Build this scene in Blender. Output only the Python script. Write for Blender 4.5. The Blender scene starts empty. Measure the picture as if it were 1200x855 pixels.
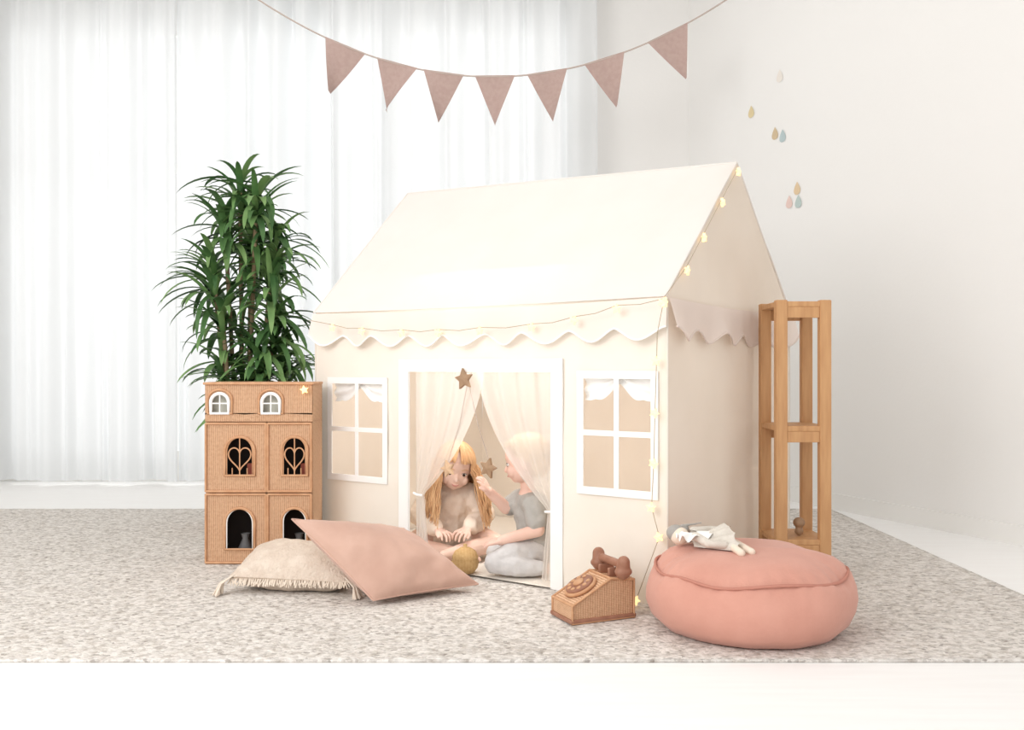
import bpy, math, random
from mathutils import Vector, Matrix, noise
random.seed(7)
scene=bpy.context.scene
try:
    scene.view_settings.view_transform='Standard'
    scene.view_settings.look='None'
except Exception: pass
pi=math.pi
def lin(c):
    m=sum(c[:3])/3.0
    o=[]
    for v in c[:3]:
        v=v+(m-v)*.06; v=v+(255-v)*.05
        v=v/255.0
        o.append(v/12.92 if v<=0.04045 else ((v+0.055)/1.055)**2.4)
    return (o[0],o[1],o[2],1)

# ------------------------------------------------------------ materials
def mat(name,col,rough=0.8,col2=None,nscale=20,bump=0.0,bscale=200,transl=0.0,transp=0.0,emit=0.0,spec=0.3,sheen=0.0,stretch=None):
    m=bpy.data.materials.new(name); m.use_nodes=True
    nt=m.node_tree; N=nt.nodes; L=nt.links
    b=N['Principled BSDF']; out=N['Material Output']
    b.inputs['Base Color'].default_value=lin(col)
    b.inputs['Roughness'].default_value=rough
    b.inputs['Specular IOR Level'].default_value=spec
    if sheen: b.inputs['Sheen Weight'].default_value=sheen
    tc=N.new('ShaderNodeTexCoord'); mp=N.new('ShaderNodeMapping')
    L.new(tc.outputs['Object'],mp.inputs['Vector'])
    if stretch: mp.inputs['Scale'].default_value=stretch
    if col2 is not None:
        n=N.new('ShaderNodeTexNoise'); n.inputs['Scale'].default_value=nscale; n.inputs['Detail'].default_value=4
        L.new(mp.outputs[0],n.inputs['Vector'])
        r=N.new('ShaderNodeValToRGB'); r.color_ramp.elements[0].position=0.35; r.color_ramp.elements[1].position=0.65
        r.color_ramp.elements[0].color=lin(col); r.color_ramp.elements[1].color=lin(col2)
        L.new(n.outputs['Fac'],r.inputs['Fac']); L.new(r.outputs['Color'],b.inputs['Base Color'])
    if bump:
        n2=N.new('ShaderNodeTexNoise'); n2.inputs['Scale'].default_value=bscale; n2.inputs['Detail'].default_value=3
        L.new(mp.outputs[0],n2.inputs['Vector'])
        bp=N.new('ShaderNodeBump'); bp.inputs['Strength'].default_value=bump; bp.inputs['Distance'].default_value=0.01
        L.new(n2.outputs['Fac'],bp.inputs['Height']); L.new(bp.outputs[0],b.inputs['Normal'])
    if emit:
        b.inputs['Emission Color'].default_value=lin(col); b.inputs['Emission Strength'].default_value=emit
    last=b.outputs[0]
    if transl:
        t=N.new('ShaderNodeBsdfTranslucent'); t.inputs['Color'].default_value=lin(col)
        mx=N.new('ShaderNodeMixShader'); mx.inputs[0].default_value=transl
        L.new(last,mx.inputs[1]); L.new(t.outputs[0],mx.inputs[2]); last=mx.outputs[0]
    if transp:
        t=N.new('ShaderNodeBsdfTransparent'); mx=N.new('ShaderNodeMixShader'); mx.inputs[0].default_value=transp
        L.new(last,mx.inputs[1]); L.new(t.outputs[0],mx.inputs[2]); last=mx.outputs[0]
    L.new(last,out.inputs['Surface'])
    return m

def wicker(name,c1,c2,scale=60):
    m=bpy.data.materials.new(name); m.use_nodes=True
    nt=m.node_tree;N=nt.nodes;L=nt.links;b=N['Principled BSDF']; b.inputs['Roughness'].default_value=0.65
    b.inputs['Specular IOR Level'].default_value=0.3
    tc=N.new('ShaderNodeTexCoord')
    w1=N.new('ShaderNodeTexWave'); w1.bands_direction='Z'; w1.inputs['Scale'].default_value=scale; w1.inputs['Distortion'].default_value=1.0
    w2=N.new('ShaderNodeTexWave'); w2.bands_direction='X'; w2.inputs['Scale'].default_value=scale*0.5; w2.inputs['Distortion'].default_value=1.0
    L.new(tc.outputs['Object'],w1.inputs['Vector']); L.new(tc.outputs['Object'],w2.inputs['Vector'])
    mu=N.new('ShaderNodeMath'); mu.operation='MULTIPLY'; L.new(w1.outputs['Fac'],mu.inputs[0]); L.new(w2.outputs['Fac'],mu.inputs[1])
    nn=N.new('ShaderNodeTexNoise'); nn.inputs['Scale'].default_value=90; L.new(tc.outputs['Object'],nn.inputs['Vector'])
    ad=N.new('ShaderNodeMath'); ad.operation='MULTIPLY_ADD'; ad.inputs[1].default_value=.5; L.new(nn.outputs['Fac'],ad.inputs[0]); L.new(mu.outputs[0],ad.inputs[2])
    r=N.new('ShaderNodeValToRGB'); r.color_ramp.elements[0].color=lin(c2); r.color_ramp.elements[1].color=lin(c1)
    r.color_ramp.elements[0].position=0.2; r.color_ramp.elements[1].position=0.7
    L.new(ad.outputs[0],r.inputs['Fac']); L.new(r.outputs['Color'],b.inputs['Base Color'])
    bp=N.new('ShaderNodeBump'); bp.inputs['Strength'].default_value=0.7; bp.inputs['Distance'].default_value=0.003
    L.new(mu.outputs[0],bp.inputs['Height']); L.new(bp.outputs[0],b.inputs['Normal'])
    return m

def rugmat():
    m=bpy.data.materials.new('rug_woven'); m.use_nodes=True
    nt=m.node_tree;N=nt.nodes;L=nt.links;b=N['Principled BSDF']; b.inputs['Roughness'].default_value=0.95
    b.inputs['Specular IOR Level'].default_value=0.1
    tc=N.new('ShaderNodeTexCoord'); mp=N.new('ShaderNodeMapping'); mp.inputs['Scale'].default_value=(80,120,60)
    nd=N.new('ShaderNodeTexNoise'); nd.inputs['Scale'].default_value=60
    L.new(tc.outputs['Object'],nd.inputs['Vector'])
    vm=N.new('ShaderNodeVectorMath'); vm.operation='MULTIPLY_ADD'; vm.inputs[1].default_value=(.02,.02,.0)
    L.new(nd.outputs['Color'],vm.inputs[0]); L.new(tc.outputs['Object'],vm.inputs[2])
    L.new(vm.outputs[0],mp.inputs['Vector'])
    v=N.new('ShaderNodeTexVoronoi'); v.inputs['Scale'].default_value=1.0; v.inputs['Randomness'].default_value=0.9
    L.new(mp.outputs[0],v.inputs['Vector'])
    sep=N.new('ShaderNodeSeparateColor'); L.new(v.outputs['Color'],sep.inputs[0])
    r=N.new('ShaderNodeValToRGB'); e=r.color_ramp.elements
    e[0].color=lin((174,166,159)); e[1].color=lin((236,230,224)); e[0].position=0.0; e[1].position=0.8
    x=e.new(0.12); x.color=lin((208,201,195)); x=e.new(0.4); x.color=lin((222,216,209))
    L.new(sep.outputs[0],r.inputs['Fac'])
    n=N.new('ShaderNodeTexNoise'); n.inputs['Scale'].default_value=38; n.inputs['Detail'].default_value=6; n.inputs['Roughness'].default_value=.7
    L.new(tc.outputs['Object'],n.inputs['Vector'])
    r2=N.new('ShaderNodeValToRGB'); r2.color_ramp.elements[0].position=0.32; r2.color_ramp.elements[0].color=lin((206,199,192)); r2.color_ramp.elements[1].position=0.55; r2.color_ramp.elements[1].color=(1,1,1,1)
    L.new(n.outputs['Fac'],r2.inputs['Fac'])
    mx=N.new('ShaderNodeMixRGB'); mx.blend_type='MULTIPLY'; mx.inputs[0].default_value=0.9
    L.new(r.outputs[0],mx.inputs[1]); L.new(r2.outputs[0],mx.inputs[2]); L.new(mx.outputs[0],b.inputs['Base Color'])
    bp=N.new('ShaderNodeBump'); bp.inputs['Strength'].default_value=0.7; bp.inputs['Distance'].default_value=0.004; bp.invert=True
    L.new(v.outputs['Distance'],bp.inputs['Height']); L.new(bp.outputs[0],b.inputs['Normal'])
    return m

M_wall=mat('wall_paint',(244,242,239),0.9,bump=0.05,bscale=60)
M_ceil=mat('ceiling_paint',(246,244,242),0.9)
M_floor=mat('white_washed_floor',(248,246,244),0.6,(251,250,248),3,stretch=(1,12,1))
M_base=mat('baseboard_paint',(244,242,238),0.6)
M_sheer=mat('sheer_drape',(236,238,239),0.9,transl=0.38,transp=0.05)
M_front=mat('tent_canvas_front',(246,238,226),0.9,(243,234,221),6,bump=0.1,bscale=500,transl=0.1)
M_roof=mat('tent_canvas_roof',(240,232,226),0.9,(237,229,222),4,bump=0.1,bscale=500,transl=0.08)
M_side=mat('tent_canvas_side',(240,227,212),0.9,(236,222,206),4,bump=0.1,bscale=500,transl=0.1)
M_val=mat('valance_fabric',(247,237,228),0.9,transl=0.2)
M_valside=mat('valance_side_fabric',(243,227,217),0.9,transl=0.2,transp=0.08)
M_trim=mat('white_trim_tape',(251,249,246),0.85)
M_tulle=mat('door_tulle',(252,249,245),0.9,transl=0.5,transp=0.42)
M_mat=mat('tent_floor_mat',(238,229,217),0.95,bump=0.3,bscale=90)
M_flag=mat('bunting_felt',(190,162,153),0.95,(182,153,144),40,bump=0.15,bscale=300,transl=0.12)
M_cord=mat('cord',(190,172,162),0.8)
M_wire=mat('copper_wire',(176,156,128),0.5)
M_bulb=mat('warm_star_bulb',(255,218,148),0.4,emit=1.15)
M_wick=wicker('honey_wicker',(238,192,152),(188,136,98),75)
M_wickd=mat('rattan_frame',(212,160,118),0.55,(198,142,100),30)
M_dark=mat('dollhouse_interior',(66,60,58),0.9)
M_wood=mat('shelf_wood',(208,156,104),0.5,(194,140,90),6,stretch=(8,8,1))
M_darkwood=mat('brown_wood',(166,114,90),0.45,(148,96,72),25)
M_star=mat('star_wood',(170,136,104),0.6,(156,122,92),30)
M_starp=mat('star_pale',(218,180,142),0.6)
M_rose=mat('rose_velvet',(212,171,152),0.95,(203,160,141),10,bump=0.12,bscale=350,sheen=0.2)
M_beige=mat('beige_cotton',(230,213,196),0.95,(218,198,180),30,bump=0.7,bscale=110)
M_pouf=mat('terracotta_velour',(215,152,133),0.95,(209,145,126),9,bump=0.12,bscale=120,sheen=0.2)
M_poufs=mat('terracotta_seam',(192,126,108),0.95)
M_skin=mat('child_skin',(246,210,190),0.55,(242,200,180),12,spec=0.35)
M_skin2=mat('child_skin_boy',(244,204,186),0.55,(238,193,174),12,spec=0.35)
M_hair=mat('strawberry_blond_hair',(236,190,138),0.55,(216,162,112),60,stretch=(1,1,.15))
M_hair2=mat('light_blond_hair',(226,196,160),0.6,(210,178,140),60)
M_sweat=mat('cream_sweater',(252,233,214),0.95,(247,226,206),60,bump=0.25,bscale=400)
M_tee=mat('grey_tee',(184,180,174),0.95,(174,170,164),30,bump=0.3,bscale=250)
M_pant=mat('light_grey_pants',(214,211,210),0.95,(204,201,200),30,bump=0.2,bscale=250)
M_eye=mat('eye_dark',(60,42,34),0.25)
M_white=mat('eye_white',(240,238,235),0.3)
M_lip=mat('lip',(214,136,126),0.5)
M_straw=wicker('yellow_straw',(246,210,146),(212,158,92),140)
M_leaf=mat('leaf_green',(78,120,58),0.5,(54,94,46),8)
M_leaf2=mat('leaf_light_green',(126,162,94),0.5,(96,138,72),8)
M_cane=mat('cane_bark',(150,126,94),0.8)
M_linen=mat('doll_linen',(224,216,204),0.95,(210,200,188),30,bump=0.3,bscale=200)
M_dollskin=mat('doll_cloth_skin',(240,222,202),0.95)
M_dollgrey=mat('doll_grey_knit',(170,164,158),0.95,bump=0.4,bscale=300)
M_tassel=mat('tassel_yarn',(232,216,198),0.95)

# ------------------------------------------------------------ helpers
def link(o,parent=None):
    scene.collection.objects.link(o)
    if parent: o.parent=parent
    return o
def empty(name,loc=(0,0,0),rz=0,rot=None):
    e=bpy.data.objects.new(name,None); e.location=loc; e.rotation_euler=rot if rot else (0,0,rz); e.empty_display_size=0.05
    return link(e)
def mesh(name,vs,fs,m,parent=None,smooth=False,mods=None):
    me=bpy.data.meshes.new(name); me.from_pydata([tuple(v) for v in vs],[],fs); me.update()
    me.materials.append(m)
    if smooth:
        for p in me.polygons: p.use_smooth=True
    o=bpy.data.objects.new(name,me); link(o,parent)
    return o
def box(name,c,s,m,parent=None,bev=0.0,rot=None):
    x,y,z=s[0]/2,s[1]/2,s[2]/2
    vs=[(-x,-y,-z),(x,-y,-z),(x,y,-z),(-x,y,-z),(-x,-y,z),(x,-y,z),(x,y,z),(-x,y,z)]
    fs=[(0,3,2,1),(4,5,6,7),(0,1,5,4),(1,2,6,5),(2,3,7,6),(3,0,4,7)]
    o=mesh(name,vs,fs,m,parent); o.location=c
    if rot: o.rotation_euler=rot
    if bev:
        b=o.modifiers.new('b','BEVEL'); b.width=bev; b.segments=3
    return o
def curve(name,splines,r,m,parent=None,cyclic=False,radii=None,res=3):
    cu=bpy.data.curves.new(name,'CURVE'); cu.dimensions='3D'; cu.bevel_depth=r; cu.bevel_resolution=res; cu.use_fill_caps=True
    for si,pts in enumerate(splines):
        sp=cu.splines.new('POLY'); sp.points.add(len(pts)-1)
        for i,p in enumerate(pts):
            sp.points[i].co=(p[0],p[1],p[2],1)
            if radii: sp.points[i].radius=radii[i%len(radii)]
        sp.use_cyclic_u=cyclic; sp.use_smooth=True
    cu.materials.append(m)
    o=bpy.data.objects.new(name,cu); link(o,parent); return o
def grid(name,fn,nu,nv,m,parent=None,smooth=True):
    vs=[];fs=[]
    for j in range(nv+1):
        for i in range(nu+1):
            vs.append(fn(i/nu,j/nv))
    for j in range(nv):
        for i in range(nu):
            a=j*(nu+1)+i
            fs.append((a,a+1,a+nu+2,a+nu+1))
    return mesh(name,vs,fs,m,parent,smooth)
def lathe(name,prof,m,parent=None,n=64,wob=None,loc=(0,0,0)):
    vs=[];fs=[]
    for k,(r,z) in enumerate(prof):
        for i in range(n):
            a=2*pi*i/n
            rr,zz=r,z
            if wob: rr,zz=wob(a,r,z)
            vs.append((rr*math.cos(a),rr*math.sin(a),zz))
    for k in range(len(prof)-1):
        for i in range(n):
            a=k*n+i;b=k*n+(i+1)%n
            fs.append((a,b,b+n,a+n))
    o=mesh(name,vs,fs,m,parent,True); o.location=loc; return o
def icos(sub=2):
    import bmesh
    bm=bmesh.new(); bmesh.ops.create_icosphere(bm,subdivisions=sub,radius=1)
    v=[x.co.copy() for x in bm.verts]; f=[tuple(y.index for y in x.verts) for x in bm.faces]; bm.free(); return v,f
IV,IF=icos(3)
def add_ell(vs,fs,c,r,rot=None):
    b=len(vs)
    for v in IV:
        p=Vector((v.x*r[0],v.y*r[1],v.z*r[2]))
        if rot is not None: p=rot@p
        vs.append(p+Vector(c))
    fs.extend([tuple(i+b for i in f) for f in IF])
def add_cap(vs,fs,p0,p1,r0,r1,n=14):
    p0=Vector(p0);p1=Vector(p1)
    add_ell(vs,fs,p0,(r0,)*3); add_ell(vs,fs,p1,(r1,)*3)
    d=(p1-p0)
    if d.length<1e-5: return
    q=d.to_track_quat('Z','Y'); b=len(vs)
    for p,r in((p0,r0),(p1,r1)):
        for i in range(n):
            a=2*pi*i/n; vs.append(p+q@Vector((r*math.cos(a),r*math.sin(a),0)))
    for i in range(n):
        j=(i+1)%n; fs.append((b+i,b+j,b+n+j,b+n+i))
    fs.append(tuple(b+i for i in reversed(range(n)))); fs.append(tuple(b+n+i for i in range(n)))
def blob(name,parts,m,parent,voxel=0.004,sm=5,T=None):
    vs=[];fs=[]
    for p in parts:
        if p[0]=='c': add_cap(vs,fs,*p[1:])
        elif p[0]=='e': add_ell(vs,fs,*p[1:])
    if T is not None: vs=[T@Vector(v) for v in vs]
    o=mesh(name,vs,fs,m,parent,True)
    r=o.modifiers.new('r','REMESH'); r.mode='VOXEL'; r.voxel_size=voxel; r.use_smooth_shade=True
    s=o.modifiers.new('s','SMOOTH'); s.factor=0.5; s.iterations=sm
    return o
def cloth_folds(o,size,strength):
    t=bpy.data.textures.new('folds','CLOUDS'); t.noise_scale=size; t.noise_depth=1
    d=o.modifiers.new('d','DISPLACE'); d.texture=t; d.strength=strength; d.mid_level=.5
    s=o.modifiers.new('s2','SMOOTH'); s.factor=.5; s.iterations=2
def chain(pts,rs):
    return [('c',pts[i],pts[i+1],rs[i],rs[i+1]) for i in range(len(pts)-1)]
def hand(w,d,n,s=0.085,side=1,curl=0.9):
    w=Vector(w);d=Vector(d).normalized();n=Vector(n); n=(n-d*n.dot(d)).normalized(); l=d.cross(n)*side
    P=[]; fl=[.34,.42,.39,.30]
    for i in range(4):
        o=(i-1.5)*.23*s
        k=w+d*(.50-.03*abs(i-1.2))*s+l*o
        P.append(('c',w+l*o*.5,k,.115*s,.085*s))
        a1=curl*.45;a2=curl*1.15
        m1=k+(d*math.cos(a1)+n*math.sin(a1)+l*(i-1.5)*.09)*fl[i]*.55*s
        t=m1+(d*math.cos(a2)+n*math.sin(a2))*fl[i]*.5*s
        P+= [('c',k,m1,.078*s,.068*s),('c',m1,t,.068*s,.055*s)]
    b=w+d*.14*s-l*.22*s
    m1=b+(d*.65-l*.75+n*.25).normalized()*.26*s
    t=m1+(d*.85-l*.2+n*.45).normalized()*.24*s
    P+=[('c',b,m1,.11*s,.085*s),('c',m1,t,.085*s,.065*s)]
    return P
def starmesh(vs,fs,c,R,th,ux,uz,rin=0.45,ang=0):
    c=Vector(c);ux=Vector(ux);uz=Vector(uz);n=ux.cross(uz).normalized()
    b=len(vs)
    vs.append(c-n*th*1.0)
    vs.append(c+n*th*1.0)
    for s in(-1,1):
        for i in range(10):
            a=pi/2+ang+i*pi/5; r=R if i%2==0 else R*rin
            vs.append(c+ux*r*math.cos(a)+uz*r*math.sin(a)+n*th*.5*s)
    for i in range(10):
        j=(i+1)%10
        fs.append((b,b+2+i,b+2+j)); fs.append((b+1,b+12+j,b+12+i)); fs.append((b+2+i,b+12+i,b+12+j,b+2+j))

# ------------------------------------------------------------ room
CX,CY=1.24,6.6; H=3.6
rd=Vector((.4,-.9165,0)); RE=Vector((CX,CY,0))+rd*6.2
def slab(name,poly,z0,z1,m):
    n=len(poly)
    vs=[(p[0],p[1],z0) for p in poly]+[(p[0],p[1],z1) for p in poly]
    fs=[tuple(reversed(range(n))),tuple(range(n,2*n))]+[(i,(i+1)%n,n+(i+1)%n,n+i) for i in range(n)]
    return mesh(name,vs,fs,m)
room=[(-4,-1.5),(RE.x+.6,-1.5),(RE.x,RE.y),(CX,CY),(-4,CY)]
slab('floor',room,-0.1,0,M_floor)
slab('ceiling',[(-4,0.9),(RE.x,RE.y-.2),(RE.x,RE.y),(CX,CY),(-4,CY)],H,H+.1,M_ceil)
nr=Vector((.9165,.4,0))
a=Vector((CX,CY,0));b=RE
slab('wall_right',[a[:2],b[:2],(b+nr*.12)[:2],(a+nr*.12+Vector((-.03,.12,0)))[:2]][::-1],0,H,M_wall)
slab('baseboard_right',[a[:2],b[:2],(b-nr*.015)[:2],(a-nr*.015)[:2]],0,.09,M_base)
slab('wall_left',[(-4.12,1),(-4,1),(-4,CY+.12),(-4.12,CY+.12)],0,H,M_wall)
WX0,WX1,WZ0,WZ1=-3.5,.42,.15,3.2
wb=empty('wall_back')
def bx(n,x0,x1,y0,y1,z0,z1,m,p=None,bev=0): return box(n,((x0+x1)/2,(y0+y1)/2,(z0+z1)/2),(x1-x0,y1-y0,z1-z0),m,p,bev)
bx('wall_part_right',WX1,CX+.05,CY,CY+.12,0,H,M_wall,wb)
bx('wall_part_left',-4,WX0,CY,CY+.12,0,H,M_wall,wb)
bx('wall_part_low',WX0,WX1,CY,CY+.12,0,WZ0,M_wall,wb)
bx('wall_part_high',WX0,WX1,CY,CY+.12,WZ1,H,M_wall,wb)
bx('baseboard_back',-4,CX,CY-.015,CY,0,.09,M_base)
wn=empty('window_1')
for i in range(4):
    x=WX0+(WX1-WX0)*i/3; bx('mullion_%d'%i,x-.03,x+.03,CY+.02,CY+.08,WZ0,WZ1,M_base,wn)
for z in(WZ0+.03,2.2,WZ1-.03): bx('rail',WX0,WX1,CY+.025,CY+.075,z-.03,z+.03,M_base,wn)
def drape(x0,x1,seed,name='sheer_curtain'):
    rnd=random.Random(seed); ph=[rnd.uniform(0,6) for _ in range(6)]
    def f(u,v):
        x=x0+(x1-x0)*u
        w=.8+.7*math.sin(x*2.9+ph[0])
        y=.065*w*math.sin(x*25+2.8*math.sin(x*3.4+ph[1])+.25*v)+.024*math.sin(x*60+2*math.sin(x*5)+ph[2]+.5*v)+.03*math.sin(x*13+ph[3])
        return (x+.015*math.sin(x*24+v*1.2),6.38+y*(.65+.35*(1-v)),.03+3.33*v)
    return grid(name,f,int((x1-x0)*150),8,M_sheer)
drape(-3.7,-2.25,1); drape(-2.28,-.83,2); drape(-.87,.56,3)
rod=empty('curtain_rod'); curve('rod',[[(-3.85,6.38,3.39),(.68,6.38,3.39)]],.014,M_base,rod)
for x in(-3.7,-1.6,.6): bx('bracket',x-.012,x+.012,6.38,6.6,3.378,3.402,M_base,rod)
dv=empty('wall_decals')
cols=[(240,232,222),(228,208,160),(214,190,152),(184,202,204),(230,202,162),(234,204,194),(188,204,200)]
for i,(k,z,c) in enumerate([(.973,2.57,0),(.70,2.42,1),(.93,2.23,2),(1.0,2.20,3),(1.13,1.86,4),(1.06,1.79,5),(1.14,1.78,6)]):
    p=a+rd*k-nr*.003; vs=[];n=24
    for j in range(n):
        t=2*pi*j/n; r=.030
        xx=r*math.sin(t)*math.sin(t/2)**1.2*1.3; zz=r*1.3*math.cos(t)
        vs.append(p+rd*xx+Vector((0,0,z+zz)))
    mesh('drop_%d'%i,vs,[tuple(range(n))],mat('decal_%d'%i,cols[c],.8),dv)

def rugf(u,v):
    x=-3.7+5.48*u; y=2.54+2.71*v
    return (x,y,.008+.0015*noise.noise(Vector((x*20,y*20,0))))
rg=grid('woven_rug',rugf,240,120,rugmat())
sd=rg.modifiers.new('s','SOLIDIFY'); sd.thickness=.007; sd.offset=-1

# ------------------------------------------------------------ play tent
A=Vector((-.847,4.05,0)); ang=math.atan2(-.578,.816); L=1.664; D=1.19
EV=1.02
tent=empty('play_tent_house',A,ang); tent.location.z=.009
def ridge(s): return 1.625-.06*s/L
def nz(x,y,z,sc,amp,seed=0): return amp*noise.noise(Vector((x*sc+seed,y*sc,z*sc)))
def breaks(lo,hi,bs,step):
    pts=sorted(set([lo,hi]+bs)); out=[]
    for i in range(len(pts)-1):
        n=max(1,int(round((pts[i+1]-pts[i])/step)))
        for k in range(n): out.append(pts[i]+(pts[i+1]-pts[i])*k/n)
    out.append(hi); return out
DW=(.538,1.21,0,.775); W1=(.08,.424,.315,.748); W2=(1.32,1.634,.35,.778)
def inn(w,m): return (w[0]+m,w[1]-m,w[2]+m,w[3]-m)
holes=[DW,inn(W1,.022),inn(W2,.022)]
xs=breaks(0,L,[h[i] for h in holes for i in(0,1)],.03); zs=breaks(0,EV,[h[i] for h in holes for i in(2,3) if h[i]>0],.03)
vs=[];fs=[]
for z in zs:
    for x in xs:
        e=min(x,L-x,.15)/.15*min(z+.02,EV-z+.02,.1)/.1
        vs.append((x,nz(x,0,z,5,.006)*e,z))
nx=len(xs)
for j in range(len(zs)-1):
    for i in range(nx-1):
        cx=(xs[i]+xs[i+1])/2; cz=(zs[j]+zs[j+1])/2
        if any(h[0]<cx<h[1] and h[2]<cz<h[3] for h in holes): continue
        q=j*nx+i; fs.append((q,q+1,q+nx+1,q+nx))
mesh('front_wall',vs,fs,M_front,tent,True)
def frame(name,w,t,y=-.006,bottom=True,top=True,th=.004):
    x0,x1,z0,z1=w
    box(name+'_stile_l',(x0+t/2,y,(z0+z1)/2),(t,th,z1-z0),M_trim,tent,.001)
    box(name+'_stile_r',(x1-t/2,y,(z0+z1)/2),(t,th,z1-z0),M_trim,tent,.001)
    box(name+'_head',((x0+x1)/2,y-.0005,z1-t/2),(x1-x0,th,t),M_trim,tent,.001)
    if bottom: box(name+'_sill',((x0+x1)/2,y-.0005,z0+t/2),(x1-x0,th,t),M_trim,tent,.001)
for nm,w in(('window_frame_left',W1),('window_frame_right',W2)):
    frame(nm,w,.027)
    mx=(w[0]+w[1])/2; mz=w[2]+(w[3]-w[2])*.50
    box(nm+'_muntin_v',(mx,-.006,(w[2]+w[3])/2),(.019,.004,w[3]-w[2]-.04),M_trim,tent,.001)
    box(nm+'_muntin_h',((w[0]+w[1])/2,-.0065,mz),(w[1]-w[0]-.04,.004,.019),M_trim,tent,.001)
    for k in(0,1):
        xa=w[0]+.02 if k==0 else mx; xb=mx if k==0 else w[1]-.02
        def f(u,v,xa=xa,xb=xb,k=k,w=w):
            uu=u if k==0 else 1-u
            top=w[3]+.01
            low=.055+.055*math.sin(pi*min(1,uu*.9+.1))**1.3+.045*max(0,1-uu*3)
            return (xa+(xb-xa)*u,.02+.008*math.sin(v*16+uu*3),top-low*v)
        grid(nm+'_swag_%d'%k,f,16,14,M_trim,tent)
frame('door_frame',(DW[0]-.052,DW[1]+.052,0,DW[3]+.047),.05,bottom=False)
curve('door_piping',[[(DW[0],-.002,0),(DW[0],-.002,DW[3]),(DW[1],-.002,DW[3]),(DW[1],-.002,0)]],.003,M_trim,tent)
def gable(name,x,m,flip):
    def f(u,v):
        y=D*u; top=EV+(ridge(x)-EV)*(1-abs(2*u-1)); z=top*v
        e=min(u,1-u,.15)/.15*min(v,1-v,.12)/.12
        return (x+nz(0,y,z,4,.012,3)*e,y,z)
    return grid(name,f,48,40,m,tent)
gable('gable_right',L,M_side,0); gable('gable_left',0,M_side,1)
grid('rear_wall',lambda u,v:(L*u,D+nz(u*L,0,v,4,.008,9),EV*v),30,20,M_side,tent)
def rf(sgn):
    def f(u,v):
        s=L*u; y0=-.012 if sgn>0 else D+.012
        y=y0+(D/2-y0)*v; z=EV+.004+(ridge(s)-EV)*v
        sag=-.012*math.sin(pi*u)*(math.sin(pi*v)+.5*(1-v))+nz(s,y,z,3,.008,1)*math.sin(pi*v)
        return (s,y,z+sag)
    return f
grid('roof_front',rf(1),50,30,M_roof,tent); grid('roof_rear',rf(-1),50,30,M_roof,tent)
curve('roof_piping_front',[[rf(1)(0,j/20) for j in range(21)],[rf(1)(1,j/20) for j in range(21)],[rf(-1)(1,j/20) for j in range(21)],[rf(1)(i/30,1) for i in range(31)]],.004,M_roof,tent)
curve('corner_piping',[[(L,0,0),(L,0,EV)],[(0,0,0),(0,0,EV)],[(L,D,0),(L,D,EV)]],.004,M_front,tent)
def valance(name,p0,p1,out,n,m,drop=.095,amp=.042):
    p0=Vector(p0);p1=Vector(p1);out=Vector(out)
    def f(u,v):
        d=drop+amp*(.5-.5*math.cos(2*pi*n*u))**.8
        q=p0+(p1-p0)*u+out*(.012+(.018+.012*math.sin(u*n*2*pi*.5+1)+.006*math.sin(u*41))*v)
        sag=-.012*math.sin(pi*u)
        return (q.x,q.y,q.z+sag-d*v)
    grid(name,f,n*14,8,m,tent)
    curve(name+'_piping',[[f(i/(n*14),1) for i in range(n*14+1)]],.0036,M_trim if m is M_val else m,tent)
valance('front_valance',(-.005,0,EV),(L+.005,0,EV),(0,-1,0),9,M_val)
valance('side_valance',(L,-.01,EV),(L,D+.02,EV),(1,0,0),6,M_valside)
grid('tent_mat',lambda u,v:(.01+(L-.02)*u,(-.012 if .3<u<.75 else .01)+(D-.02)*v,.006+.003*abs(nz(u*5,v*5,0,2,1))),60,40,M_mat,tent)
def tulle(name,s_out,s_in,gs,gz,side,yb):
    def f(u,v):
        st=s_out+(s_in-s_out)*u
        P0=Vector((st,DW[3]+.012)); P2=Vector((gs-side*(.035*u),gz))
        P1=Vector((P0.x+(P2.x-P0.x)*.15,gz+(DW[3]-gz)*.45))
        if v<.72:
            t=v/.72; q=P0*(1-t)**2+P1*2*t*(1-t)+P2*t*t; y=yb+.012*math.sin(u*26)*(1-t*.5)
        else:
            t=(v-.72)/.28; q=Vector((P2.x-side*.03*u*t,gz*(1-t)+.015*t)); y=yb+.008*math.sin(u*26)
        return (q.x,y,q.y)
    grid(name,f,60,40,M_tulle,tent)
    curve(name+'_tieback',[[(gs-side*.0,yb-.016,gz+.004),(gs-side*.02,yb-.018,gz-.002),(gs-side*.042,yb-.01,gz-.004)]],.005,M_trim,tent)
tulle('door_curtain_left',.545,.885,.547,.285,-1,.03)
tulle('door_curtain_right',1.203,.83,1.203,.27,1,.045)
for i,(s,z,R,m_,an,yy) in enumerate([(.831,.745,.042,M_star,.15,-.022),(.743,.40,.034,M_starp,.3,-.01),(.936,.414,.040,M_star,-.25,-.01)]):
    v_=[];f_=[]; starmesh(v_,f_,(s,yy,z),R,.012,(1,0,0),(0,0,1),.5,an); o=mesh('wood_star_%d'%i,v_,f_,m_,tent)
curve('star_cords',[[(.84,-.012,.73),(.80,-.01,.57),(.743,-.008,.43)],[(.845,-.012,.73),(.89,-.01,.57),(.936,-.008,.45)]],.0013,M_cord,tent)

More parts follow.
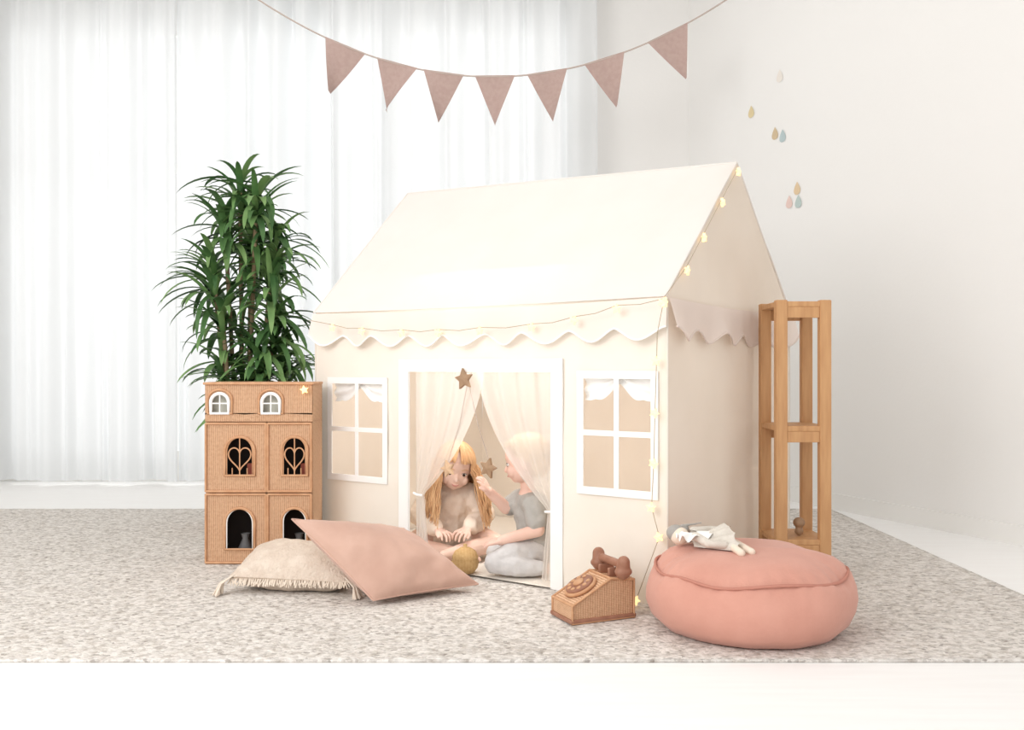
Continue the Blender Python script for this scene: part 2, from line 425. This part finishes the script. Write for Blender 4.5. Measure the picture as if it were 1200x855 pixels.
# ------------------------------------------------------------ string lights
sl=empty('string_lights',tent.location,ang)
yv=-.058
pts=[(.165,yv,.955),(.334,yv,.937),(.55,yv,.925),(.736,yv,.922),(.936,yv,.925),(1.166,yv,.932),(1.341,yv,.952),(1.509,yv,.985),(L+.012,-.055,1.0)]
def gp(f): return (L+.014,-.01+f*(D/2+.01),EV+(ridge(L)-EV)*f-.012)
g=[gp(f) for f in(.2,.43,.70,.95)]
wirep=[(.02,yv,.99)]
for i in range(len(pts)):
    p=Vector(pts[i]); wirep.append(p+Vector((0,0,.012)))
    if i<len(pts)-1: wirep.append((p+Vector(pts[i+1]))/2+Vector((0,0,.004)))
for p in g: wirep.append(Vector(p)+Vector((.003,0,.012)))
down=[(1.640,-.03,.81),(1.634,-.03,.64),(1.63,-.03,.475),(1.622,-.03,.33),(1.65,-.03,.235),(1.575,-.05,.022)]
wire2=[(L+.008,-.05,.99),(1.650,-.045,.9)]+[p for p in down]
curve('wire',[wirep,wire2],.0013,M_wire,sl)
v_=[];f_=[]
for i,p in enumerate(pts+down):
    starmesh(v_,f_,Vector(p)+Vector((0,-.004,0)),.017,.009,(1,0,0),(0,0,1),.5,random.uniform(-.5,.5))
for p in g+[pts[-1]]:
    starmesh(v_,f_,Vector(p)+Vector((.006,0,0)),.017,.009,(0,1,0),(0,0,1),.5,random.uniform(-.5,.5))
mesh('star_bulbs',v_,f_,M_bulb,sl)

# ------------------------------------------------------------ bunting
bt=empty('bunting_garland')
BY=5.5
def bz(x): return 2.50+.24*(x+.115)**2
cord=[(x/20,BY,bz(x/20)) for x in range(-38,35)]
cord=[(-1.93,BY,3.6)]+cord+[(1.719,BY,bz(1.719))]
curve('cord',[cord],.0045,M_cord,bt)
box('wall_hook',(1.712,BY,bz(1.71)),(.02,.02,.02),M_base,bt,.003)
for i,xc in enumerate([-.975,-.672,-.40,-.10,.205,.54,.91]):
    w=.118
    sl_=.48*(xc+.115); n=Vector((-sl_*.85,0,1)).normalized()
    c=Vector((xc,BY-.004,bz(xc)))
    a0=Vector((xc-w,BY-.004,bz(xc-w)+.004)); a1=Vector((xc+w,BY-.004,bz(xc+w)+.004)); tip=c-n*.285
    tw=random.uniform(-.04,.04)
    def f(u,v,a0=a0,a1=a1,tip=tip,tw=tw):
        p=(a0+(a1-a0)*u)*(1-v)+tip*v; return (p.x,p.y+tw*math.sin(v*2)*(u-.5)*2+.015*math.sin(u*pi)*v*(1-v)*4,p.z)
    grid('flag_%d'%i,f,10,10,M_flag,bt)

# ------------------------------------------------------------ wicker dollhouse
dh=empty('wicker_dollhouse',(0,3.77,0.009))
def arch_panel(name,x0,x1,z0,z1,cx,ax,az0,az1,yf=0,th=.012,m=M_wick,p=dh):
    n=20; sp=az1-ax
    arch=[(cx-ax,az0)]+[(cx-ax*math.cos(pi*i/n),sp+ax*math.sin(pi*i/n)) for i in range(n+1)]+[(cx+ax,az0)]
    outer=[]
    for (x,z) in arch:
        if z<=az0+1e-6: outer.append((x0 if x<cx else x1,z0)); continue
        dx=x-cx; dz=z-sp
        ts=[]
        if dx>1e-6: ts.append((x1-cx)/dx)
        if dx<-1e-6: ts.append((x0-cx)/dx)
        if dz>1e-6: ts.append((z1-sp)/dz)
        t=min(ts); outer.append((cx+dx*t,sp+dz*t))
    vs=[];fs=[];k=len(arch)
    for cxn in((x0,z1),(x1,z1)):
        j=min(range(1,k-1),key=lambda q:(outer[q][0]-cxn[0])**2+(outer[q][1]-cxn[1])**2); outer[j]=cxn
    for yy in(yf,yf+th):
        for q in arch: vs.append((q[0],yy,q[1]))
        for q in outer: vs.append((q[0],yy,q[1]))
    for i in range(k-1):
        fs.append((i,i+1,k+i+1,k+i)); o=2*k; fs.append((o+i+1,o+i,o+k+i,o+k+i+1)); fs.append((i+1,i,o+i,o+i+1))
    fs.append((0,k,3*k,2*k))
    mesh(name,vs,fs,m,p)
    return arch
def rim(name,arch,r,m,y=-.003,close=True):
    curve(name,[[(q[0],y,q[1]) for q in arch]],r,m,dh,cyclic=close)
X0,Xm,X1=-1.233,-.984,-.802; dep=.195
rows=[(.0,.286),(.286,.570),(.570,.725)]
for x0,x1,ci in((X0,Xm,0),(Xm,X1,1)):
    cx=(-1.093,-.873)[ci]
    for r,(z0,z1) in enumerate(rows[:2]):
        g_=.004
        az0=z0+.07 if r==1 else z0+.06; az1=z0+.225; ax=.06 if ci==0 else .052
        arch=arch_panel('front_%d_%d'%(r,ci),x0+g_,x1-g_,az0,z1-g_,cx,ax,az0,az1)
        bx('front_low_%d_%d'%(r,ci),x0+g_,x1-g_,0,.012,z0+g_,az0,M_wick,dh)
        rim('rim_%d_%d'%(r,ci),arch,.006,M_wickd)
        rim('rim_in_%d_%d'%(r,ci),[(cx+(q[0]-cx)*.86,q[1]*.97+ (az0+.07)*.03) for q in arch],.0025,M_trim if r==0 else M_wickd)
        if r==1:
            curve('bar_%d'%ci,[[(cx,-.002,az0),(cx,-.002,az1)]],.0028,M_wickd,dh)
            for sg in(-1,1):
                hp=[]
                for q in range(25):
                    t=pi*q/24
                    hx=16*math.sin(t)**3; hz=13*math.cos(t)-5*math.cos(2*t)-2*math.cos(3*t)-math.cos(4*t)
                    hp.append((cx+sg*hx/17*ax*.80,-.002,az0+.072+hz/17*.055))
                curve('heart_%d_%d'%(ci,sg),[hp],.003,M_wickd,dh)
                curve('inner_arch_%d_%d'%(ci,sg),[[(cx+sg*ax*.5,-.002,az0),(cx+sg*ax*.5,-.002,az0+.03)]],.0024,M_wickd,dh)
            box('tiny_toy_%d'%ci,(cx+.02,.09,z0+.06),(.03,.02,.1),mat('toy_red_%d'%ci,(170,80,60),.7),dh,.005)
        else:
            lathe('tiny_vase_%d'%ci,[(0,0),(.022,0),(.03,.03),(.012,.07),(.018,.09)],mat('vase_grey_%d'%ci,(120,118,118),.6),dh,20,loc=(cx,.08,z0+.02))
        for xx in(x0+g_,x1-g_): curve('post_%d_%d'%(r,ci),[[(xx,-.003,z0+.004),(xx,-.003,z1-.004)]],.005,M_wickd,dh)
        for zz in(z0+.006,z1-.006): curve('rail_%d_%d'%(r,ci),[[(x0+g_,-.003,zz),(x1-g_,-.003,zz)]],.005,M_wickd,dh)
xm=-1.074
for i,(x0,x1,cx) in enumerate(((X0,xm,-1.173),(xm,X1,-.968))):
    arch=arch_panel('attic_%d'%i,x0,x1,.60,.722,cx,.036,.605,.685)
    bx('attic_low_%d'%i,x0,x1,0,.012,.572,.606,M_wick,dh)
    rim('attic_rim_%d'%i,[(cx+(q[0]-cx)*1.35,.605+(q[1]-.605)*1.2) for q in arch],.005,M_wickd)
    rim('attic_rim_white_%d'%i,arch,.007,M_trim)
    curve('attic_bars_%d'%i,[[(cx,-.002,.605),(cx,-.002,.685)],[(cx-.036,-.002,.645),(cx+.036,-.002,.645)]],.003,M_trim,dh)
    bx('attic_panel_%d'%i,cx-.05,cx+.05,.03,.034,.59,.71,mat('attic_lining_%d'%i,(214,214,200),.8),dh)  # plain pale panel behind the attic window
bx('top_cap',X0-.006,X1+.004,-.010,dep,.720,.730,M_wickd,dh,.003)
for zz in(.0,.283,.567): bx('deck_%d'%int(zz*100),X0,X1,.013,dep,zz+.001,zz+.008,M_wickd,dh)
bx('side_l',X0,X0+.01,.012,dep,0.0,.72,M_wick,dh); bx('side_r',X1-.01,X1,.012,dep,0.0,.72,M_wick,dh); bx('divider',Xm-.004,Xm+.004,.012,dep,0,.57,M_wick,dh)
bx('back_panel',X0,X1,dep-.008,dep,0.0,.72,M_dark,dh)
v_=[];f_=[]; starmesh(v_,f_,(-.83,-.02,.70),.018,.010,(1,0,0),(0,0,1),.5,.2); mesh('hanging_star_light',v_,f_,M_bulb,dh)

# ------------------------------------------------------------ plant
pl=empty('potted_dracaena',(-1.36,4.75,0.009))
lathe('woven_pot',[(0,0.0),(.13,0.0),(.17,.12),(.175,.28),(.165,.30),(.155,.28),(.15,.1),(0,.08)],M_wick,pl,40)
lathe('soil',[(0,.25),(.158,.25)],M_dark,pl,30)
crowns=[(.08,-.05,1.60),(-.10,.03,1.48),(.14,.0,1.24),(-.08,-.08,1.04),(.12,-.1,.84),(-.03,.05,1.68),(.02,.08,1.38),(.17,-.03,1.0),(-.14,-.02,1.22),(.04,-.1,.68),(.2,.0,.78),(-.10,0,.8),(.15,.05,1.42)]
curve('canes',[[(c[0]*.25,c[1]*.3,.24),(c[0]*.6,c[1]*.7,c[2]*.55),(c[0],c[1],c[2])] for c in crowns],.011,M_cane,pl)
for mi,mm in enumerate((M_leaf,M_leaf2)):
    vs=[];fs=[]
    for c in crowns:
        for k in range(26 if mi==0 else 20):
            az=random.uniform(0,2*pi); el=random.uniform(-.35,1.35); ln=random.uniform(.20,.34); w=random.uniform(.013,.021)
            o=Vector(c)+Vector((0,0,random.uniform(-.14,.06)))
            h=Vector((math.cos(az),math.sin(az),0)); s=Vector((-h.y,h.x,0)); b=len(vs); n=9
            p=o.copy(); th=el; dr=random.uniform(.9,2.0)
            for i in range(n+1):
                t=i/n; ww=w*(math.sin(pi*min(1,.12+t*.88))**.6) if i<n else .0005
                up=Vector((-math.sin(th)*h.x,-math.sin(th)*h.y,math.cos(th)))
                vs+= [p-s*ww+up*ww*.35,p.copy(),p+s*ww+up*ww*.35]
                p=p+(h*math.cos(th)+Vector((0,0,math.sin(th))))*ln/n; th=max(-1.45,th-dr*(.7+.6*t)/n)
            for i in range(n):
                q=b+3*i; fs+= [(q,q+1,q+4,q+3),(q+1,q+2,q+5,q+4)]
    mesh('leaves_%d'%mi,vs,fs,mm,pl,True)

# ------------------------------------------------------------ cushions
def pillow(name,cs,T,m,seed=0,pinch=.07,pipe=None,n=40):
    cs=[Vector(c) for c in cs]; e=empty(name)
    nrm=((cs[1]-cs[0]).cross(cs[3]-cs[0])).normalized()
    if nrm.z<0: nrm=-nrm
    def base(u,v):
        a_=2*u-1;b_=2*v-1
        a2=a_*(1-pinch*(1-b_*b_)*abs(a_)); b2=b_*(1-pinch*(1-a_*a_)*abs(b_))
        u2=(a2+1)/2;v2=(b2+1)/2
        return cs[0]*(1-u2)*(1-v2)+cs[1]*u2*(1-v2)+cs[2]*u2*v2+cs[3]*(1-u2)*v2
    def side(sg):
        def f(u,v):
            a_=2*u-1;b_=2*v-1
            h=T*(max(0,1-a_**2)**.5)*(max(0,1-b_**2)**.5)
            p=base(u,v); w=nz(p.x,p.y,p.z,9,.016,seed)*min(1,h/T*2)+nz(p.x,p.y,p.z,22,.006,seed)*min(1,h/T*2)
            q=p+nrm*(sg*h+w)
            q.z=max(q.z,.012)
            return q
        return f
    grid('cover_top',side(1),n,n,m,e); grid('cover_bottom',side(-1),n,n,m,e)
    edge=[base(i/n,0) for i in range(n)]+[base(1,i/n) for i in range(n)]+[base(1-i/n,1) for i in range(n)]+[base(0,1-i/n) for i in range(n)]
    curve('seam',[[ (p.x,p.y,max(p.z,.014)) for p in edge]],.0035,pipe or m,e,cyclic=True)
    return e
pillow('rose_cushion',[(-.459,3.10,.03),(-.12,3.31,.035),(-.40,3.46,.205),(-.745,3.18,.285)],.09,M_rose,4,.03)
bc=pillow('fringed_cushion',[(-.985,3.28,.07),(-.56,3.235,.06),(-.565,3.60,.07),(-.99,3.65,.08)],.096,M_beige,11,.02)
spl=[]
for cx_,cy_,dx_ in((-.985,3.28,-1),(-.56,3.235,1),(-.99,3.65,-1)):
    for k in range(60):
        aa=random.uniform(-.9,.9); r=random.uniform(.03,.055)
        spl.append([(cx_+.015*-dx_,cy_,.075),(cx_+dx_*.03*math.cos(aa),cy_-.02+r*.4*math.sin(aa),.05),(cx_+dx_*r*math.cos(aa)*.9,cy_-.03+r*math.sin(aa)*.8,.013)])
curve('tassels',spl,.0024,M_tassel,bc)
spl=[]
for k in range(110):
    u=k/109; x=-.985+.42*u; y=3.275-.045*u
    spl.append([(x,y+.02,.066),(x+random.uniform(-.004,.004),y+.002,.056),(x+random.uniform(-.008,.008),y-.004,random.uniform(.036,.046))])
curve('fringe',spl,.0020,M_tassel,bc)

# ------------------------------------------------------------ pouf
pf=empty('floor_pouf',(.727,2.875,0.009))
def wob(a_,r,z):
    w=nz(math.cos(a_)*2,math.sin(a_)*2,z*6,1.4,.012,5)+.0035*math.sin(a_*34+z*10)*math.exp(-((z-.19)/.03)**2)*(r>.2)
    return r+w*min(1,r*5),z+nz(math.cos(a_)*r*10,math.sin(a_)*r*10,z,.6,.014,8)*(z>.15)
prof=[(.0,0),(.20,0),(.262,.006),(.293,.035),(.309,.075),(.313,.11),(.307,.145),(.294,.168),(.284,.178),(.279,.180),(.270,.194),(.245,.214),(.20,.229),(.14,.239),(.07,.243),(.0,.244)]
lathe('pouf_body',prof,M_pouf,pf,128,wob)
curve('pouf_seam',[[(.285*math.cos(t),.285*math.sin(t),.180+nz(math.cos(t)*2.8,math.sin(t)*2.8,.18,.6,.014,8)) for t in [2*pi*i/96 for i in range(96)]]],.0045,M_poufs,pf,cyclic=True)
# ------------------------------------------------------------ rag doll
rdl=empty('rag_doll',(.60,2.905,.247),.05)
blob('head',[('e',(-.075,.03,.026),(.03,.03,.028)),('c',(-.06,.02,.025),(-.04,.01,.025),.012,.014)],M_dollskin,rdl,.003)
blob('hair_bun',[('e',(-.085,.04,.034),(.03,.028,.026)),('e',(-.055,.062,.04),(.018,.018,.018)),('c',(-.06,.05,.055),(.0,.055,.062),.004,.003)],M_dollgrey,rdl,.003)
def skirt(u,v):
    t=-pi*.05+u*pi*1.1
    r=.03+.075*v
    x=-.045+.115*v+.006*math.sin(u*40)*v
    return (x, math.cos(t)*r*1.1, max(.004,math.sin(t)*r*.6+.005*math.cos(u*44)*v))
grid('dress',skirt,80,14,M_linen,rdl)
def ruf(u,v):
    t=u*2*pi; r=.022+.04*v
    return (-.05+.02*math.cos(t*2)*v+r*math.cos(t), r*math.sin(t)*1.1+.005, .045+.010*math.sin(t*9)*v-.012*v)
grid('ruffle_collar',ruf,90,6,M_trim,rdl)
blob('arm',chain([(-.04,-.03,.035),(-.01,-.07,.02),(.035,-.085,.018)],[.014,.013,.012])+chain([(-.03,.04,.04),(.03,.06,.04),(.08,.05,.035)],[.013,.012,.011]),M_linen,rdl,.003)
blob('legs',chain([(.03,-.015,.022),(.055,-.075,.016),(.07,-.14,.004)],[.014,.012,.012])+chain([(.045,.01,.024),(.08,-.05,.016),(.105,-.125,.004)],[.014,.012,.012]),M_dollskin,rdl,.003)

# ------------------------------------------------------------ toy telephone
ph=empty('wicker_toy_telephone',(.262,2.985,.012),math.radians(24))
prof=[(-.115,0),(.105,0),(.105,.118),(.02,.128),(-.115,.055)]
def extr(name,prof,y0,y1,m,bev=.006,p=ph):
    n=len(prof); vs=[(q[0],y0,q[1]) for q in prof]+[(q[0],y1,q[1]) for q in prof]
    fs=[tuple(range(n)),tuple(reversed(range(n,2*n)))]+[((i+1)%n,i,n+i,n+(i+1)%n) for i in range(n)]
    o=mesh(name,vs,fs,m,p); b_=o.modifiers.new('b','BEVEL'); b_.width=bev; b_.segments=3; return o
extr('body',prof,-.066,.066,M_wick)
bx('base_plate',-.122,.112,-.072,.072,-.001,.012,M_darkwood,ph,.004)
for yy in(-.068,.068):
    curve('edge_%s'%('a' if yy<0 else 'b'),[[(q[0],yy,q[1]) for q in prof]],.0042,M_wickd,ph,cyclic=True)
curve('cross_edges',[[(q[0],-.068,q[1]),(q[0],.068,q[1])] for q in prof[1:]],.0042,M_wickd,ph)
sl0=Vector((-.115,0,.055)); sl1=Vector((.02,0,.128)); sd_=(sl1-sl0).normalized(); sn=Vector((-sd_.z,0,sd_.x)); cc=(sl0+sl1)/2
q=sn.to_track_quat('Z','Y')
def disc(name,r,h,off,m,c=None,n=40,r2=None):
    o=lathe(name,[(0,0),(r,0),(r,h*.7),(r*.94,h),(r2 or 0,h)],m,ph,n); o.rotation_mode='QUATERNION'; o.rotation_quaternion=q; o.location=(c or cc)+sn*off; return o
disc('dial_base',.055,.010,.002,M_wickd); disc('dial_ring',.047,.009,.010,M_darkwood); disc('dial_hub',.018,.007,.018,M_wickd)
for i in range(9):
    t=i/10*2*pi+.4; e1=sd_; e2=Vector((0,1,0))
    disc('finger_hole_%d'%i,.0075,.003,.018,M_wickd,cc+e1*.034*math.cos(t)+e2*.034*math.sin(t),16)
for yy in(-.03,.03):
    box('cradle_%s'%('a' if yy<0 else 'b'),(.06,yy,.138),(.055,.012,.03),M_darkwood,ph,.004)
blob('handset',[('c',(.06,-.05,.168),(.06,.05,.168),.013,.013),('c',(.06,-.075,.146),(.06,-.08,.178),.024,.020),('c',(.06,.075,.146),(.06,.08,.178),.024,.020),
  ('e',(.06,-.078,.148),(.029,.025,.016)),('e',(.06,.078,.148),(.029,.025,.016))],M_darkwood,ph,.003,4)

# ------------------------------------------------------------ wooden shelf
sh=empty('wooden_shelf',(0,0,.0))
sx0,sx1,sy0,sy1=.963,1.165,3.42,3.67
for x in(sx0,sx1-.042):
    for y in(sy0,sy1-.035):
        bx('post',x,x+.042,y,y+.035,0.009,1.045,M_wood,sh,.004)
for i,z in enumerate((1.0,.545,.13)):
    bx('board_%d'%i,sx0+.004,sx1-.004,sy0+.004,sy1-.004,z+.02,z+.04,M_wood,sh,.003)
    bx('apron_%d'%i,sx0+.042,sx1-.042,sy0+.004,sy0+.022,z-.02,z+.02,M_wood,sh,.002)
    bx('apron_back_%d'%i,sx0+.042,sx1-.042,sy1-.022,sy1-.004,z-.02,z+.02,M_wood,sh,.002)
wt=empty('wooden_peg_toy',(1.07,3.5,.176))
blob('peg',[('c',(0,0,.012),(0,0,.02),.016,.014),('e',(0,0,.045),(.022,.022,.020))],M_star,wt,.003)

# ------------------------------------------------------------ children
def headparts(s=1.0):
    return [('e',(0,.012*s,.018*s),(.074*s,.086*s,.078*s)),('e',(0,-.022*s,-.03*s),(.056*s,.056*s,.055*s)),('e',(0,-.046*s,-.062*s),(.022*s,.020*s,.018*s)),
     ('e',(-.034*s,-.048*s,-.034*s),(.022*s,.022*s,.022*s)),('e',(.034*s,-.048*s,-.034*s),(.022*s,.022*s,.022*s)),
     ('c',(0,-.070*s,-.006*s),(0,-.081*s,-.027*s),.006*s,.009*s),('e',(0,-.068*s,-.048*s),(.018*s,.012*s,.008*s)),
     ('e',(-.075*s,.008*s,-.012*s),(.008*s,.016*s,.022*s)),('e',(.075*s,.008*s,-.012*s),(.008*s,.016*s,.022*s))]
def tr(parts,T):
    out=[]; R=T.to_3x3()
    for p in parts:
        if p[0]=='c': out.append(('c',T@Vector(p[1]),T@Vector(p[2]),p[3],p[4]))
        else: out.append(('e',T@Vector(p[1]),p[2],R))
    return out
def face(parent,T,s=1.0,skin=M_skin,hair=M_hair):
    R=T.to_3x3()
    for sg in(-1,1):
        for nm,c,r,m_ in(('eye_white',(sg*.029,-.0595,-.004),(.0125,.0075,.0068),M_white),('iris',(sg*.029,-.0655,-.0055),(.0062,.003,.0058),M_eye)):
            vs=[];fs=[]; add_ell(vs,fs,T@(Vector(c)*s),tuple(k*s for k in r),R); mesh('%s_%s'%(nm,'l' if sg<0 else 'r'),vs,fs,m_,parent,True)
        curve('lash_%s'%('l' if sg<0 else 'r'),[[T@(Vector((sg*(.029+dx),-.0665+abs(dx)*.25+dx*.25,.003-abs(dx)*.35))*s) for dx in(-.012,-.006,0,.006,.012)]],.0012,M_eye,parent)
        curve('brow_%s'%('l' if sg<0 else 'r'),[[T@(Vector((sg*(.029+dx),-.0685+abs(dx)*.1+dx*.35,.019-abs(dx)*.25))*s) for dx in(-.014,-.007,0,.007,.014)]],.0016,hair,parent)
    curve('mouth',[[T@(Vector((dx,-.0795+abs(dx)*.35,-.050+dx*dx*22))*s) for dx in(-.016,-.008,0,.008,.016)]],.0030,M_lip,parent,radii=[.3,.9,1,.9,.3])
def hair_pt(th,phi,k=1.07):
    return Vector((math.sin(th)*math.sin(phi)*.076*k,.010-math.cos(th)*math.sin(phi)*.090*k,.018+math.cos(phi)*.080*k))

# --- girl
G=empty('girl_child',(-.252,3.91,.018),math.radians(6))
HT=Matrix.Translation((.012,-.055,.372))@Matrix.Rotation(.10,4,'Z')@Matrix.Rotation(math.radians(17),4,'X')@Matrix.Rotation(math.radians(9),4,'Y')
body=[]
body+=chain([(0,.05,.075),(0,.035,.15),(0,.01,.225),(0,-.005,.275)],[.072,.062,.062,.04])+chain([(0,-.005,.275),(.008,-.03,.33)],[.027,.026])
body+=tr(headparts(),HT)
for sg in(-1,1):
    body+=chain([(0,.0,.27),(sg*.08,0,.262),(sg*.125,-.02,.175),(sg*.055,-.125,.125)],[.032,.032,.025,.017])
    body+=hand((sg*.055,-.125,.125),(-sg*.65,-.75,-.25),(0,-.2,-1) if sg<0 else (0,.1,-1),.082,side=-sg,curl=.9)
    body+=chain([(sg*.05,.04,.062),(sg*.115,-.03,.078),(sg*.178,-.085,.062)],[.056,.050,.038])
body+=chain([(.178,-.085,.062),(.07,-.145,.05),(-.035,-.175,.035)],[.036,.036,.021])
body+=chain([(-.178,-.085,.062),(-.08,-.115,.045),(.03,-.125,.032)],[.036,.034,.021])
body+=chain([(-.035,-.175,.03),(-.075,-.195,.018),(-.105,-.20,.014)],[.020,.018,.013])+chain([(.03,-.125,.03),(.07,-.15,.018),(.10,-.165,.013)],[.020,.017,.012])
for k in range(5):
    body.append(('c',(-.105,-.20+.009*(k-2),.013),(-.122+.003*abs(k-2),-.202+.010*(k-2),.010),.006,.0055))
blob('body',body,M_skin,G,.0028,4)
sw=chain([(0,.045,.10),(0,.035,.15),(0,.012,.225),(0,.0,.262)],[.098,.092,.080,.052])
for sg in(-1,1):
    sw+=chain([(0,.0,.258),(sg*.076,0,.254),(sg*.132,-.02,.17),(sg*.078,-.095,.138)],[.046,.047,.047,.038])
    sw+=chain([(sg*.078,-.095,.138),(sg*.064,-.113,.131)],[.028,.025])
    sw.append(('e',(sg*.118,-.035,.16),(.040,.040,.046)))
o=blob('sweater',sw,M_sweat,G,.004,4); cloth_folds(o,.045,.018)
curve('sweater_collar',[[(.004+.034*math.cos(t),-.010+.030*math.sin(t),.298+.006*math.sin(t)) for t in [2*pi*i/32 for i in range(32)]]],.007,M_sweat,G,cyclic=True)
blob('shorts',[('e',(0,.05,.07),(.10,.08,.055)),('c',(-.05,.04,.062),(-.10,-.012,.074),.062,.056),('c',(.05,.04,.062),(.10,-.012,.074),.062,.056)],M_sweat,G,.004,4)
face(G,HT)
blob('hair_cap',[('e',(0,.022,.026),(.078,.086,.077)),('e',(0,.045,-.03),(.070,.055,.075))],M_hair,G,.004,3,T=HT)
spl=[];rnd=random.Random(3)
for i in range(1000):
    th=rnd.uniform(-pi,pi); k=1.03+rnd.uniform(0,.08)
    front=abs(th)<.72
    pm=rnd.uniform(1.05,1.25) if front else rnd.uniform(1.5,1.75)
    pts_=[]
    for j in range(8):
        t=j/7; phi=.08+(pm-.08)*t; tt=th+(.06*math.sin(t*3))
        if front: tt=th*(1-.1*t)+.16*t*(1 if th>-.1 else -1)
        pts_.append(HT@hair_pt(tt,phi,k))
    if not front:
        p=pts_[-1].copy(); out=Vector((math.sin(th),-math.cos(th)*.5,0)); ln=rnd.uniform(.13,.235); wv=rnd.uniform(0,6)
        for j in range(1,10):
            t=j/9
            q=p+Vector((out.x*(.010+.034*t),out.y*.015*t+(-.03*t if abs(th)<1.9 else .035*t),-ln*t))
            q.x+=.004*math.sin(t*6+wv)+.02*t*(1 if th>0 else 0.2); q.y+=.003*math.cos(t*6+wv)
            pts_.append(q)
    spl.append(pts_)
curve('hair_strands',spl,.0015,M_hair,G,res=1)

# --- boy
B=empty('boy_child',(.062,3.60,.018))
HT2=Matrix.Translation((-.012,.01,.425))@Matrix.Rotation(math.radians(-105),4,'Z')@Matrix.Rotation(math.radians(12),4,'X')
bb=chain([(.03,.03,.075),(.032,.03,.15),(.018,.03,.23),(.0,.025,.285)],[.066,.058,.058,.038])+chain([(.0,.025,.285),(-.005,.015,.37)],[.028,.027])
bb+=tr(headparts(),HT2)
bb+=chain([(0,.02,.27),(.02,-.045,.262),(.035,-.075,.17),(-.105,-.075,.130)],[.032,.032,.026,.018])
bb+=hand((-.105,-.075,.130),(-1,.25,-.15),(-.1,.2,-1),.08,side=1,curl=.6)
bb+=chain([(0,.03,.27),(-.03,.085,.268),(-.085,.05,.235),(-.15,-.0,.305)],[.032,.031,.025,.018])
bb+=hand((-.15,-.0,.305),(-.45,-.15,.8),(-.8,.1,-.1),.08,side=-1,curl=.5)
bb+=chain([(.03,-.105,.032),(.09,-.09,.026),(.135,-.085,.018)],[.022,.021,.013])
bb+=chain([(.02,.10,.032),(.10,.09,.026),(.14,.085,.018)],[.022,.020,.013])
for k in range(5): bb.append(('c',(.135,-.087+.009*(k-2),.018),(.152-.003*abs(k-1),-.087+.010*(k-2),.012),.006,.0055))
blob('body',bb,M_skin2,B,.0028,4)
tee=chain([(.03,.03,.085),(.034,.03,.15),(.02,.03,.225),(.0,.026,.27)],[.088,.080,.076,.046])
tee+=chain([(0,.02,.262),(.02,-.042,.26),(.03,-.066,.205)],[.044,.045,.042])+chain([(0,.03,.262),(-.03,.082,.262),(-.07,.065,.242)],[.044,.044,.038])
o=blob('tee_shirt',tee,M_tee,B,.004,4); cloth_folds(o,.04,.012)
pn=[('e',(.03,.03,.07),(.088,.085,.055))]
pn+=chain([(.02,-.02,.07),(-.06,-.075,.075),(-.125,-.09,.052)],[.060,.052,.041])+chain([(-.125,-.09,.05),(-.05,-.115,.042),(.04,-.11,.034)],[.040,.038,.028])
pn+=chain([(.02,.07,.07),(-.06,.095,.075),(-.12,.10,.052)],[.060,.052,.041])+chain([(-.12,.10,.05),(-.05,.11,.042),(.03,.10,.034)],[.040,.038,.028])
o=blob('pants',pn,M_pant,B,.004,4); cloth_folds(o,.04,.010)
face(B,HT2,hair=M_hair2)
blob('hair_cap',[('e',(0,.022,.028),(.0785,.084,.077)),('e',(0,.05,-.02),(.064,.048,.055))],M_hair2,B,.004,3,T=HT2)
spl=[]
for i in range(700):
    th=rnd.uniform(-pi,pi); k=1.01+rnd.uniform(0,.05)
    pm=rnd.uniform(.85,1.05) if abs(th)<.9 else (rnd.uniform(1.2,1.45) if abs(th)<1.7 else rnd.uniform(1.6,2.0))
    spl.append([HT2@hair_pt(th+.25*j/6,.06+(pm-.06)*j/6,k) for j in range(7)])
curve('hair_strands',spl,.0015,M_hair2,B,res=1)
sb=empty('straw_basket',(-.178,3.575,.018))
lathe('basket',[(0,0),(.032,0),(.048,.02),(.052,.042),(.048,.055)],M_straw,sb,32)
lathe('lid',[(.050,.055),(.050,.062),(.040,.082),(.02,.095),(.007,.098),(.008,.108),(0,.110)],M_straw,sb,32)
bd=empty('wooden_beads',(-.25,3.70,.02))
blob('beads',[('e',(.0,0,.012),(.014,.014,.012)),('e',(.03,-.01,.01),(.011,.011,.011)),('e',(-.03,.005,.01),(.012,.012,.011))],M_darkwood,bd,.003,2)

# ------------------------------------------------------------ lights
def area(name,loc,tgt,size,power,col=(1,1,1),sy=None,rz=None):
    l=bpy.data.lights.new(name,'AREA'); l.energy=power; l.size=size; l.color=col
    if sy: l.shape='RECTANGLE'; l.size_y=sy
    o=bpy.data.objects.new(name,l); o.location=loc; link(o)
    o.rotation_euler=(Vector(tgt)-Vector(loc)).to_track_quat('-Z','Y').to_euler() if rz is None else (0,0,rz); return o
area('window_daylight',(-1.5,7.4,1.8),(-1.5,5,1.6),4.2,56,(1,1,1),3.2)
area('soft_key',(-2.6,.3,2.3),(0,3.8,.6),2.0,78,(1,.995,.985))
area('overhead_fill',(-.3,4.2,3.5),(-.3,4.2,0),3.0,14,(1,1,.99))  # added overhead fill under the ceiling, not a room fixture
area('tent_fill',(-.01,3.79,1.19),None,.7,8.5,(1,.98,.955),.16,rz=ang)  # added fill light, no fixture in the tent; brightens interior and children
w=bpy.data.worlds.new('World'); scene.world=w; w.use_nodes=True
bg=w.node_tree.nodes['Background']; bg.inputs[0].default_value=(1,.997,.987,1); bg.inputs[1].default_value=1.0

cam=bpy.data.cameras.new('camera'); cam.lens=33; cam.sensor_width=36; cam.shift_y=.002
co=bpy.data.objects.new('camera',cam); co.location=(0,0,.8); co.rotation_euler=(pi/2,0,0); link(co); scene.camera=co
